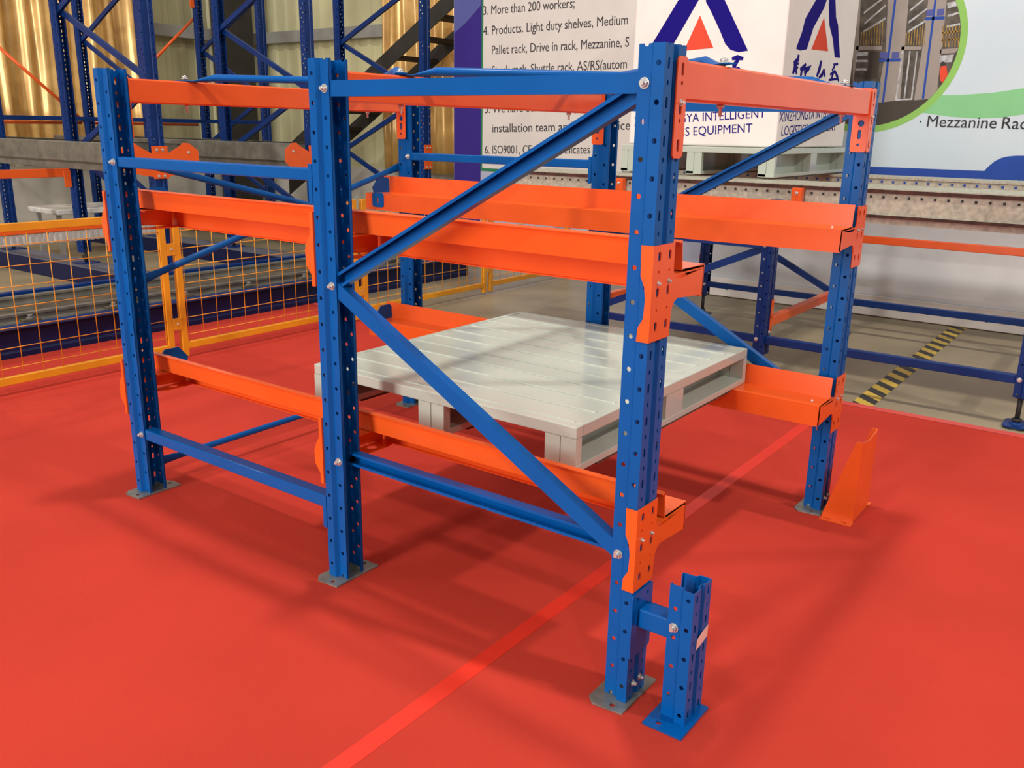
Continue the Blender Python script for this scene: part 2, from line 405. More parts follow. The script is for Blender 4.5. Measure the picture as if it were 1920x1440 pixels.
# row spacers between rear frames and the end uprights
for x, pa in ((0.0, 'P1'), (XW, 'P5')):
    for k, hh in ((3, 0.034), (16, 0.040)):
        z = Z0 - k * PT
        bm = bbox(x + 0.016, x + 0.060, D1 + 0.004, D2 - 0.045, z - hh / 2, z + hh / 2, 0.004)
        sp = obj('row_spacer', bm, 'blue', rack)
        epb = box(nb(), x + 0.0015, x + 0.0045, D1 + 0.0045, D1 + 0.019, z - 0.075, z + 0.030)
        obj('end_plate', plate(epb, rrect(x + 0.004, x + 0.082, z - 0.075, z + 0.04, 0.008), [circle(x + 0.0175, z - 0.055, 0.005), circle(x + 0.0752, z - 0.055, 0.005)], (0, D1 + 0.0045, 0), (1, 0, 0), (0, 0, 1), 0.0035), 'blue', sp)
        bolt((x + 0.0115, D2 - 0.049, z), (-1, 0, 0), posts[pa])
# top beams
def connector(parent, x, y, s, back):
    """s=+1 left end (plate to +X of the left post), -1 right end"""
    ny = 1 if back else -1
    z0, z1 = 1.289, 1.490
    # leg on the slotted face
    xa, xb = (x + 0.050, x + WP + 0.001) if s > 0 else (x - 0.001, x + 0.042)
    yf = y + ny * 0.0012
    holes = [slot((xa + xb) / 2, zc, 0.011, 0.026) for zc in (1.465, 1.389, 1.315)] + [circle((xa + xb) / 2, zc, 0.0048) for zc in (1.438, 1.364)]
    bm = nb()
    o0 = (0, yf if back else yf - 0.0035, 0)
    # u x v must be +Y for the thickness to go outwards
    plate(bm, [(-a, b) for a, b in rrect(xa, xb, z0, z1, 0.010)], [[(-a, b) for a, b in h] for h in holes], o0, (-1, 0, 0), (0, 0, 1), 0.0035)
    # leg along the inner side of the post, carrying the beam
    xs = x + WP + 0.001 if s > 0 else x - 0.0045
    y0, y1 = (y - 0.048, y + 0.004) if back else (y - 0.004, y + 0.048)
    ym = (y0 + y1) / 2
    plate(bm, rrect(y0, y1, z0, z1, 0.009), [circle(ym - 0.002, 1.380, 0.0105), slot(ym, 1.345, 0.011, 0.030), circle(ym + 0.001, 1.312, 0.0046)], (xs, 0, 0), (0, 1, 0), (0, 0, 1), 0.0035)
    c = obj('beam_connector', bm, 'orange', parent)
    return c
beams = {}
for nm, y, back in (('front', 0, False), ('mid', D1, True), ('rear', D2, True)):
    y0, y1 = (y - 0.001, y + 0.045) if not back else (y - 0.045, y + 0.001)
    bm = nb(); z0, z1 = 1.4045, 1.4845; ym = (y0 + y1) / 2
    hw = (y1 - y0) / 2; hh = 0.04; r = 0.005
    poly = [(-hw + r, -hh), (hw - r, -hh), (hw, -hh + r), (hw, hh - r), (hw - r, hh), (-hw + r, hh), (-hw, hh - r), (-hw, -hh + r)]
    prism(bm, poly, (WP + 0.004, ym, 1.4445), (XW - 0.004, ym, 1.4445), (0, 1, 0), (0, 0, 1))
    b = obj('top_beam', bm, 'orange', rack); beams[nm] = (b, ym)
    connector(b, 0, y, 1, back); connector(b, XW, y, -1, back)
    ny = 1 if back else -1
    bolt((0.072, y + ny * 0.0045, 1.400), (0, ny, 0), b, 0.6); bolt((XW + 0.02, y + ny * 0.0045, 1.400), (0, ny, 0), b, 0.6)
    for xx in (0.33, 1.235):
        bb = nb(); tube(bb, (xx, ym, 1.378), (xx, ym, 1.506), 0.0042, 8); tube(bb, (xx, ym, 1.396), (xx, ym, 1.4040), 0.0092, 6); tube(bb, (xx, ym, 1.4962), (xx, ym, 1.504), 0.0092, 6); tube(bb, (xx, ym, 1.4935), (xx, ym, 1.4962), 0.013, 14)
        obj('through_bolt', bb, 'steel', b)
# plan bracing on top
yf, ymd, yr = beams['front'][1], beams['mid'][1], beams['rear'][1]
for (p, q) in (((0.33, yr, 1.4868), (1.235, ymd, 1.4868)), ((1.235, yr, 1.4915), (0.33, ymd, 1.4915)), ((0.33, ymd, 1.4868), (1.235, yf, 1.4868)), ((1.235, ymd, 1.4915), (0.33, yf, 1.4915))):
    pv, qv = Vector(p), Vector(q); d = (qv - pv).normalized()
    bm = flat_tube(nb(), pv - d * 0.03, qv + d * 0.03, 0.0125, (0, 0, 1), 0.10)
    # round part sits on top of the flattened lugs
    for v in bm.verts:
        s = (v.co - pv).dot(d)
        if 0.085 < s < (qv - pv).length - 0.085: v.co.z += 0.0125
    obj('plan_brace', bm, 'blue', rack)
# rear cross bracing tubes between the end uprights
for (p, q) in (((0.066, 0.78), (XW + 0.045, 1.172)), ((0.066, 1.222), (XW + 0.045, 0.87)), ((0.066, 0.088), (XW + 0.045, 0.105))):
    yy = D2 + 0.008
    obj('rear_brace', flat_tube(nb(), (p[0], yy, p[1]), (q[0], yy, q[1]), 0.0125, (0, 1, 0), 0.09), 'blue', rack)
# rails on arms
def rail_prof(m):  # u = X relative to the upstand, v = Z relative to the shelf
    h = 0.064 if m > 0 else 0.071
    pts = [(-0.016, h - 0.003), (-0.008, h), (0.0, 0.0), (0.115, 0.0), (0.115, -0.069), (0.103, -0.069)]
    P = ribbon(pts, 0.0028)
    return [(a * m, b) for a, b in P]
def arm(x, y, m, back, zs):
    """m=+1 arm reaching to +X from a left post, -1 to -X from a right post; zs shelf height"""
    X0 = 0.0 if m > 0 else 2 * 0 + 0
    fx = (lambda a: x + a) if m > 0 else (lambda a: x + WP - a)
    z = lambda b: zs + b
    ny = 1 if back else -1
    yo = y + ny * 0.0012
    # face plate with arm, local a: 0..0.093 over the post face then out to 0.25
    R = []
    def arc(cx, cz, r, a0, a1, n=6):
        return [(cx + r * math.cos(math.radians(a0 + (a1 - a0) * i / (n - 1))), cz + r * math.sin(math.radians(a0 + (a1 - a0) * i / (n - 1)))) for i in range(n)]
    out = [(-0.003, -0.140), (0.090, -0.140)] + arc(0.126, -0.092, 0.034, 180, 100, 6) + [(0.246, -0.068), (0.246, -0.006)] + [(0.150, -0.014)] + arc(0.118, 0.012, 0.026, 275, 180, 5) + [(0.092, 0.067), (-0.003, 0.067)]
    hl = []
    for zc in (0.043, -0.034, -0.108):
        for ac in (0.022, 0.070): hl.append(slot(ac, zc, 0.0125, 0.021))
    for zc in (0.010, -0.072):
        for ac in (0.022, 0.070): hl.append(circle(ac, zc, 0.0035, n=8))
    bm = nb()
    sg = 1 if ny * m < 0 else -1
    # build in (a,z) then map so that u x v points away from the post
    ux = Vector((1, 0, 0)) * (1 if m > 0 else -1)
    nrm = ux.cross(Vector((0, 0, 1)))      # = -Y for +X, +Y for -X
    o = Vector((fx(0), yo, zs))
    if nrm.y * ny < 0: o = o + Vector((0, ny * 0.0035, 0))
    plate(bm, out, hl, o, ux, (0, 0, 1), 0.0035)
    # upper flange under the shelf and lower flange of the arm, running back into the rack
    dy = -ny
    def bx(a0, a1, y0, y1, z0, z1):
        xs = sorted((fx(a0), fx(a1))); ys = sorted((yo + ny * 0.0035 + dy * y0, yo + ny * 0.0035 + dy * y1)); box(bm, xs[0], xs[1], ys[0], ys[1], z(z0), z(z1))
    bx(0.096, 0.246, 0.0, 0.052, -0.0062, -0.0032)
    if not back:
        # side wing wrapped round the outer side of the post, waisted in the middle
        wing = [(0.0, -0.140), (0.030, -0.140), (0.028, -0.110)] + [(0.016, -0.088), (0.014, -0.045), (0.018, -0.020), (0.028, 0.002), (0.030, 0.067), (0.0, 0.067)]
        o2 = Vector((fx(-0.003), yo + ny * 0.0035, zs))
        u2 = Vector((0, dy, 0)); n2 = u2.cross(Vector((0, 0, 1)))
        outw = -1 if m > 0 else 1
        if n2.x * outw < 0: o2 = o2 + Vector((outw * 0.003, 0, 0))
        plate(bm, wing, [], o2, u2, (0, 0, 1), 0.003)
    else:
        # free side flange standing off the back, bellied in the middle, and a drilled gusset
        wing = [(0.0, -0.140), (0.012, -0.140), (0.013, -0.108), (0.034, -0.080), (0.036, -0.040), (0.026, -0.015), (0.013, 0.005), (0.012, 0.067), (0.0, 0.067)]
        o2 = Vector((fx(-0.003), yo, zs)); u2 = Vector((0, ny, 0)); n2 = u2.cross(Vector((0, 0, 1)))
        outw = -1 if m > 0 else 1
        if n2.x * outw < 0: o2 = o2 + Vector((outw * 0.003, 0, 0))
        plate(bm, wing, [], o2, u2, (0, 0, 1), 0.003)
        g = [(0.096, 0.0), (0.246, 0.0), (0.240, 0.052), (0.205, 0.060), (0.13, 0.056), (0.100, 0.040)]
        o3 = Vector((fx(0), yo, z(-0.066))); u3 = ux; v3 = Vector((0, dy, 0))
        plate(bm, g, [circle(0.170, 0.028, 0.017)], o3, u3, v3, 0.003)
    a_ = obj('support_arm', bm, 'orange', rack)
    for ac in (0.022, 0.070): bolt((fx(ac), yo + ny * 0.0035, z(-0.014)), (0, ny, 0), a_, 0.5)
    return a_
SH = ((1.0460, 0.0), (0.4485, 0.0))
XN, XF = 0.141, 2 * 0.772 - 0.141
for zs, _ in SH:
    for (x, m, xr) in ((0.0, 1, XN), (XW, -1, XF)):
        arm(x, 0.0, m, False, zs); arm(x, D1, m, True, zs); arm(x, D2, m, True, zs)
        bm = nb(); prism(bm, rail_prof(m), (xr, -0.001 if m > 0 else (-0.004 if zs > 0.8 else -0.001), zs), (xr, D2 + 0.055, zs), (1, 0, 0), (0, 0, 1))
        rl = obj('pallet_rail', bm, 'orange', rack)
        bolt((xr + m * 0.070, 0.040, zs), (0, 0, 1), rl, 0.55)
        for yy in (D1 - 0.03, D2 - 0.03):
            bolt((xr + m * 0.070, yy, zs - 0.0035), (0, 0, -1), rl, 0.7)
        # blue end stop
        ys = D2 + 0.004
        bm = nb()
        xa = xr + m * 0.118
        ux = Vector((m, 0, 0))
        st = [(0.012, 0.004), (0.114, 0.004), (0.121, 0.030), (0.085, 0.072), (0.026, 0.072), (0.014, 0.060)]
        plate(bm, st, [], (xr, ys, zs), ux, (0, 0, 1), 0.004)
        tabp = rrect(ys - 0.066, ys + 0.004, zs - 0.058, zs + 0.006, 0.012)
        plate(bm, tabp, [slot(ys - 0.030, zs - 0.028, 0.008, 0.026)], (xa if m > 0 else xa - 0.004, 0, 0), (0, 1, 0), (0, 0, 1), 0.004)
        obj('end_stop', bm, 'blue', rl)
# upright protector stub bolted to the front right-hand post
prot = obj('upright_protector', post_mesh('stub', 0.006, 0.352, Z0 - 0.018, w=0.0927, d=0.066), None, rack, Matrix.Translation((0.006, -0.152, 0)))
bm = nb(); plate(bm, rect(-0.036, 0.112, -0.166, -0.066), [circle(-0.015, -0.098, 0.008), circle(0.096, -0.098, 0.008)], (0, 0, 0.0006), (1, 0, 0), (0, 1, 0), 0.006)
obj('base_plate', bm, 'blue', prot)
obj('spacer_tube', bbox(0.026, 0.076, -0.092, -0.0052, 0.205, 0.255, 0.004), 'blue', prot)
bm = nb(); plate(bm, rrect(-0.096, 0.004, 0.128, 0.300, 0.008), [circle(-0.070, 0.280, 0.0055), circle(-0.022, 0.280, 0.0055)], (0.0, -0.0052, 0), (-1, 0, 0), (0, 0, 1), 0.004)
obj('mounting_plate', bm, 'blue', prot)
bolt((0.0175, -0.103, 0.245), (-1, 0, 0), prot, 1.0)
obj('sticker', plate(nb(), [(0.030, 0.196), (0.088, 0.206), (0.088, 0.236), (0.062, 0.232), (0.030, 0.222)], [], (0.006, -0.1534, 0), (1, 0, 0), (0, 0, 1), 0.0008), 'sticker', prot)

# ------------------------------------------------------------------ pallets
def pallet(name, x0, x1, y0, y1, z0, z1, label, nb_boards=10, rim=0.035, leg=0.10, legin=0.0):
    P = empty(name, ((x0 + x1) / 2, (y0 + y1) / 2, z0), label, 'pallet')
    # boards run along Y
    bw = (x1 - x0 - 2 * rim) / nb_boards
    for i in range(nb_boards):
        a = x0 + rim + i * bw
        bm = nb()
        prism(bm, [(0.0002, -0.016), (0.0002, 0.0), (0.0035, 0.0034), (0.0075, 0.0034), (0.013, 0.0), (bw - 0.003, 0.0), (bw - 0.0002, -0.0006), (bw - 0.0002, -0.016)], (a, y0 + rim * 0.9, z1 - 0.0015), (a, y1 - rim * 0.4, z1 - 0.0015), (1, 0, 0), (0, 0, 1))
        obj('deck_board', bm, 'pallet', P)
    rh = 0.034
    for (a, b, c, d) in ((x0, x0 + rim, y0, y1), (x1 - rim, x1, y0, y1), (x0 + rim, x1 - rim, y0, y0 + rim), (x0 + rim, x1 - rim, y1 - rim * 0.5, y1)):
        obj('deck_rim', bbox(a, b, c, d, z1 - rh, z1 + (0.002 if c > y1 - rim else 0), 0.003), 'pallet', P)
    lx = [(x0 + legin, 0.030), ((x0 + x1) / 2 - 0.06, 0.12), (x1 - legin - 0.030, 0.030)]; ly = [y0, (y0 + y1) / 2 - leg / 2, y1 - leg]
    for a, wx in lx:
        for b in ly:
            bm = nb()
            prism(bm, ribbon([(0.0005, leg * 0.5 - 0.001), (0.0005, 0.0), (wx, 0.0), (wx, leg), (0.0, leg), (0.0, leg * 0.5 + 0.001)], 0.003), (a, b, z0 + 0.004), (a, b, z1 - rh), (1, 0, 0), (0, 1, 0))
            obj('leg', bm, 'pallet', P)
    for b in ly:
        obj('bottom_runner', bbox(x0 + legin, x1 - legin, b - 0.001, b + leg + 0.001, z0, z0 + 0.020, 0.002), 'pallet', P)
        obj('underside_batten', bbox(x0 + leg + legin + 0.02, x1 - leg - legin - 0.02, b + 0.004, b + leg - 0.004, z0 - 0.009, z0), 'brown', P)
    for b in ly:
        for a0, a1 in ((lx[0][0] + 0.030, lx[1][0]), (lx[1][0] + 0.12, lx[2][0])):
            obj('runner_web', bbox(a0, a1, b + leg - 0.004, b + leg - 0.001, z0 + 0.020, z1 - rh), 'pallet', P)
        obj('deck_joist', bbox(x0 + 0.02, x1 - 0.02, b + 0.02, b + leg - 0.02, z1 - rh, z1 - 0.0175), 'pallet', P)
    return P
pallet('steel_pallet', 0.232, 1.400, 0.314, 1.345, 0.452, 0.583, 'light grey steel pallet resting on the lower rails of the rack')
pallet('steel_pallet', 3.60, 4.98, 1.10, 2.14, 1.0905, 1.258, 'light grey steel pallet under the white logo box')

# ------------------------------------------------------------------ corner guard
bm = nb()
t = 0.004
GX0, GX1, GY = 1.428, 1.612, -0.125
plate(bm, [(0.004, 0.0), (0.111, 0.0), (0.111, 0.303), (0.095, 0.303)], [], (GX0, GY + 0.115, 0.004), (0, -1, 0), (0, 0, 1), t)
plate(bm, [(0.004, 0.0), (0.111, 0.0), (0.111, 0.303), (0.095, 0.303)], [], (GX1 + t, GY + 0.115, 0.004), (0, -1, 0), (0, 0, 1), t)
plate(bm, [(GX0 - t, 0.0), (GX1 + t, 0.0), (GX1 + t, 0.305), (GX1 - 0.008, 0.300), ((GX0 + GX1) / 2, 0.288), (GX0 + 0.012, 0.300), (GX0 - t, 0.305)], [], (0, GY + 0.004, 0.004), (1, 0, 0), (0, 0, 1), t)
cg = obj('corner_guard', bm, 'orange')
tag(cg, 'orange folded steel corner guard beside the rack foot at right', 'guard')
for s, xx in ((-1, GX0), (1, GX1)):
    xs = sorted((xx + s * 0.004, xx + s * 0.042))
    xm = xx + s * 0.024
    obj('base_flange', plate(nb(), rect(xs[0], xs[1], GY - 0.004, GY + 0.108), [slot(xm, GY + 0.025, 0.010, 0.022), slot(xm, GY + 0.080, 0.010, 0.022)], (0, 0, 0.0006), (1, 0, 0), (0, 1, 0), 0.004), 'orange', cg)

# ------------------------------------------------------------------ yellow mesh fence
FY = 3.72
def fence(x0, x1, label):
    F = empty('mesh_fence_panel', ((x0 + x1) / 2, FY, 0), label, 'fence', 'yellow mesh fence panels')
    w = 0.040; zb, zt = 0.055, 0.855
    for a in (x0, x1 - w): obj('stile', bbox(a, a + w, FY - 0.015, FY + 0.015, zb - 0.045, zt, 0.003), 'yellow', F)
    obj('top_rail', bbox(x0 + w, x1 - w, FY - 0.015, FY + 0.015, zt - w, zt, 0.003), 'yellow', F)
    obj('bottom_rail', bbox(x0 + w, x1 - w, FY - 0.015, FY + 0.015, zb, zb + w, 0.003), 'yellow', F)
    bm = nb(); r = 0.0024
    k = int((x1 - x0 - 2 * w) / 0.102); off = (x1 - x0 - k * 0.102) / 2
    for i in range(k + 1):
        xx = x0 + off + i * 0.102
        if x0 + w < xx < x1 - w: tube(bm, (xx, FY - 0.006, zb + w), (xx, FY - 0.006, zt - w), r, 5)
    z = zt - 0.105
    while z > zb + w:
        tube(bm, (x0 + w, FY - 0.0095, z), (x1 - w, FY - 0.0095, z), r, 5); z -= 0.1015
    tag(obj('wire_mesh', bm, 'yellow', F), kind='stuff')
    for z in (0.648, 0.214):
        if x1 > 5: break
        cl = obj('clip', bbox(x1 - 0.002, x1 + 0.052, FY - 0.02, FY - 0.016, z - 0.035, z + 0.035, 0.002), 'yellow', F)
        bolt((x1 + 0.026, FY - 0.020, z), (0, -1, 0), cl, 0.6)
        cl['label'] = 'yellow bolted clip joining two fence panels'
    return F
fence(-0.190, 1.225, 'yellow wire mesh fence panel at the far left beyond the rack')
fence(1.275, 2.705, 'yellow wire mesh fence panel behind the left bay of the rack')
fence(2.755, 4.175, 'yellow wire mesh fence panel at the end of the carpet behind the steel pallet')
fence(4.225, 5.43, 'yellow wire mesh fence panel ending at the text banner')

# ------------------------------------------------------------------ track of the mobile rack behind the fence
TR = empty('rail_track', (1.3, 4.9, 0), 'low navy platform with steel rails and clamps behind the fence', 'track')
bm = nb(); prism(bm, [(0.0, -0.005), (0.02, -0.005), (0.02, 0.028), (0.012, 0.040), (0.012, 0.165), (0.05, 0.170), (0.05, 0.175), (0.0, 0.175)], (-3.0, 4.480, 0), (4.85, 4.480, 0), (0, -1, 0), (0, 0, 1))
obj('front_channel', bm, 'navy', TR)
obj('platform_deck', bbox(-3.0, 4.85, 4.482, 5.40, -0.005, 0.160), 'brown', TR)
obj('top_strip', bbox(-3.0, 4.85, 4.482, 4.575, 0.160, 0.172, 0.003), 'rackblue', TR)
for yy in (4.655, 5.22):
    bm = nb(); prism(bm, [(-0.045, 0), (0.045, 0), (0.045, 0.01), (0.012, 0.016), (0.012, 0.040), (0.024, 0.046), (0.024, 0.060), (-0.024, 0.060), (-0.024, 0.046), (-0.012, 0.040), (-0.012, 0.016), (-0.045, 0.01)], (-3.0, yy, 0.160), (4.85, yy, 0.160), (0, 1, 0), (0, 0, 1))
    obj('steel_rail', bm, 'darkgalv', TR)
for i in range(13):
    xx = 0.84 + 0.535 * (i - 5)
    if xx > 4.7: continue
    bm = bbox(xx - 0.055, xx + 0.055, 4.580, 4.632, 0.1605, 0.188, 0.004)
    c = obj('rail_clamp', bm, 'brown', TR)
    bb = nb(); tube(bb, (xx, 4.605, 0.188), (xx, 4.605, 0.196), 0.024, 14); tube(bb, (xx, 4.605, 0.196), (xx, 4.605, 0.212), 0.015, 6)
    obj('clamp_nut', bb, 'darkgalv', c)
obj('rear_channel', bbox(-3.0, 4.85, 5.335, 5.395, 0.160, 0.225, 0.004), 'rackblue', TR)

# ------------------------------------------------------------------ tall drive-in rack behind the fence
TRK = empty('tall_drive_in_rack', (3.9, 7.4, 0), 'tall dark blue drive-in racking with grey rails behind the yellow fence', 'rack')
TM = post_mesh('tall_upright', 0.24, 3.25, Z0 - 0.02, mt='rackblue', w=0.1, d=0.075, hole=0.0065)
XS = (2.32, 3.87, 5.405)
for xi, x in enumerate(XS):
    for y, back in ((5.5, False), (6.8, True), (8.05, False), (9.3, True)):
        if x < 2.5 and y > 9: continue
        u = place(TM, 'tall_upright', x, y, back, TRK, w=0.1)
        bm = nb(); yy = y + (0.035 if not back else -0.035)
        tube(bm, (x + 0.05, yy, 0.152), (x + 0.05, yy, 0.26), 0.014, 10); tube(bm, (x + 0.05, yy, 0.19), (x + 0.05, yy, 0.215), 0.028, 6)
        obj('jack_screw', bm, 'black', u)
        bm = nb(); plate(bm, rrect(x - 0.04, x + 0.14, yy - 0.08, yy + 0.08, 0.02), [], (0, 0, 0.146), (1, 0, 0), (0, 1, 0), 0.008)
        obj('jack_foot', bm, 'rackblue', u)
    # zigzag bracing
    zz = [2.75, 2.20, 1.64, 1.08, 0.52]
    for (ya, yb) in ((5.55, 6.75), (8.10, 9.25)):
        if x < 2.5 and ya > 8: continue
        for k in range(4):
            a, b = (ya, yb) if k % 2 == 0 else (yb, ya)
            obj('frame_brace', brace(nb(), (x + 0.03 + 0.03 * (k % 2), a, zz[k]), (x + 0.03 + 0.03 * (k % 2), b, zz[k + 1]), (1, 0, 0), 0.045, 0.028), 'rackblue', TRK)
    # carriage beam the posts stand on
    cb_ = obj('carriage_beam', bbox(x - 0.10, x + 0.16, 5.43, 9.6, -0.006, 0.138, 0.004), 'navy', TRK)
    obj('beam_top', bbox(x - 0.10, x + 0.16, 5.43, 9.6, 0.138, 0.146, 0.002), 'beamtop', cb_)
    # rails left and right on arms of the front post
    for s in (-1, 1):
        xr = x + 0.05 + s * 0.285
        if xr > 5.0: continue
        pr = ribbon([(0.035, 0.105), (0.0, 0.098), (0.0, -0.045), (0.030, -0.065), (0.030, -0.110), (0.04, -0.112)], 0.003)
        if s > 0: pr = [(-a, b) for a, b in pr]
        bm = nb(); prism(bm, pr, (xr - s * 0.02, 5.505, 1.082), (xr - s * 0.02, 9.6, 1.082), (1, 0, 0), (0, 0, 1))
        obj('shuttle_rail', bm, 'darkgalv', TRK)
    K = [(2.437, 1.113), (2.538, 1.164), (2.580, 1.193), (2.63, 1.190), (2.707, 1.135), (2.711, 1.030), (2.66, 0.985), (2.527, 0.954), (2.437, 0.94)]
    Kr = [(a - 2.37, b) for a, b in K]; Kl = [(-a, b) for a, b in reversed(Kr)]
    out = [(0.052, 0.93), (-0.052, 0.93)] + [(-a, b) for a, b in reversed(Kr)] + [(-0.066, 1.17), (0.066, 1.17)]
    outer = [(-0.066, 0.925), (0.066, 0.925)] + [(a, b) for a, b in reversed(Kr)] + [(0.067, 1.17), (-0.067, 1.17)] + [(-a, b) for a, b in Kr]
    if x > 5: outer = rect(-0.056, 0.056, 0.925, 1.17)
    bm = nb(); plate(bm, outer, [], (x + 0.05, 5.494, 0), (1, 0, 0), (0, 0, 1), 0.005)
    kb = obj('double_arm_bracket', bm, 'orange', TRK)
    for a, b in ((-0.025, 1.14), (0.025, 1.14), (-0.025, 0.945), (0.025, 0.945), (-0.25, 1.12), (0.25, 1.12)):
        if x > 5 and abs(a) > 0.1: continue
        bolt((x + 0.05 + a, 5.489, b), (0, -1, 0), kb, 1.0)
for y in (8.05, 9.3):
    for xa, xb in ((XS[0], XS[1]), (XS[1], XS[2])):
        obj('tie_beam', bbox(xa + 0.1, xb, y - 0.02, y + 0.02, 1.345, 1.385, 0.003), 'rackblue', TRK)
for (a, b) in (((3.05, 2.09), (3.92, 1.325)), ((4.88, 2.085), (5.47, 2.60)), ((2.4, 1.315), (3.87, 1.325)), ((3.97, 1.325), (5.40, 1.325))):
    bm = nb(); tube(bm, (a[0], 9.36, a[1]), (b[0], 9.36, b[1]), 0.018, 8); obj('cross_brace_tube', bm, 'orange', TRK)
for (xa, xb, z) in ((1.2, 2.315, 0.92),):
    tb = obj('low_beam', bbox(xa, xb, 6.76, 6.80, z - 0.035, z + 0.035, 0.004), 'orange', TRK)
    obj('beam_connector', bbox(xb - 0.06, xb, 6.75, 6.757, z - 0.12, z + 0.02, 0.003), 'orange', tb)

fb = obj('low_beam', bbox(0.55, 2.315, 5.445, 5.485, 0.590, 0.640, 0.004), 'orange', TRK)
obj('roller_strip', bbox(0.55, 2.30, 5.455, 5.475, 0.518, 0.590), 'whitewrap', fb)
for i in range(40):
    xx = 0.58 + i * 0.0425
    obj('roller', bbox(xx, xx + 0.030, 5.448, 5.4555, 0.514, 0.588, 0.002, 1), 'frost', fb)
for xx in (2.285, 2.395):
    bm = nb(); plate(bm, rrect(xx, xx + 0.045, 0.415, 0.64, 0.005), [slot(xx + 0.022, zc, 0.012, 0.026) for zc in (0.45, 0.50, 0.55)], (0, 5.494, 0), (1, 0, 0), (0, 0, 1), 0.004)
    obj('beam_connector', bm, 'orange', fb)
ub = obj('upper_beam', bbox(4.80, 5.402, 9.26, 9.30, 2.86, 2.93, 0.004), 'orange', TRK)
obj('beam_connector', bbox(5.345, 5.402, 9.245, 9.259, 2.70, 2.92, 0.003), 'orange', ub)

# ------------------------------------------------------------------ stairs, curtains, odds and ends behind
ST = empty('steel_stair', (6.75, 8.6, 0), 'dark steel staircase rising behind the tall racking', 'stairs')
for x in (6.40, 7.10):
    bm = nb(); sl = 0.605
    pts = [(9.7, 0.35), (5.3, 0.35 + 4.4 * sl), (5.3, 0.35 + 4.4 * sl + 0.21), (9.7, 0.35 + 0.21)]
    plate(bm, pts, [], (x, 0, 0), (0, 1, 0), (0, 0, 1), 0.012)
    obj('stringer', bm, 'darksteel', ST)
for i in range(12):
    y = 9.3 - i * 0.34; z = 0.45 + (9.7 - y) * 0.605
    obj('tread', bbox(6.412, 7.10, y - 0.13, y + 0.11, z - 0.02, z + 0.02, 0.003), 'darksteel', ST)
def curtain(a0, a1, z0, z1, f, label):
    bm = nb(); n = int((a1 - a0) / 0.02); prev = None
    ph = [random.uniform(0, 6.28) for _ in range(4)]
    zs = [z0 + (z1 - z0) * i / 6 for i in range(7)]
    rows = []
    for i in range(n + 1):
        a = a0 + (a1 - a0) * i / n; r = []
        for k, z in enumerate(zs):
            d = 0.045 * math.sin(a * 11 + ph[0] + 0.7 * math.sin(a * 2.1)) + 0.030 * math.sin(a * 23 + ph[1] + 0.1 * k) + 0.022 * math.sin(a * 41 + ph[2] - 0.15 * k) + 0.03 * math.sin(a * 3.3 + ph[3] + 0.3 * k)
            r.append(bm.verts.new(f(a + 0.012 * math.sin(z * 2 + a * 7), d, z)))
        rows.append(r)
    for i in range(n):
        for k in range(6):
            q = bm.faces.new((rows[i][k], rows[i + 1][k], rows[i + 1][k + 1], rows[i][k + 1])); q.smooth = True
    o = obj('curtain', bm, 'curtain'); s = o.modifiers.new('s', 'SOLIDIFY'); s.thickness = 0.003
    tag(o, label, 'curtain', 'gold satin curtains'); return o
curtain(-4.0, 5.62, 0.98, 4.1, lambda a, d, z: (a, 10.62 + d, z), 'shiny gold curtain hanging along the far left wall')
curtain(4.6, 7.95, 0.76, 4.1, lambda a, d, z: (7.325 + d, a, z), 'shiny gold curtain hanging behind the dark staircase')
T = empty('wrapped_crate', (3.3, 8.6, 0), 'plastic-wrapped low crate on pale legs behind the mesh fence', 'crate')
for a, b in ((2.95, 8.30), (2.97, 8.76), (3.7, 8.30), (3.7, 8.76)):
    obj('leg', bbox(a - 0.02, a + 0.02, b - 0.02, b + 0.02, -0.006, 0.42), 'frost', T)
obj('wrapped_top', bbox(2.90, 3.78, 8.22, 8.84, 0.42, 0.475, 0.012, 3), 'whitewrap', T)

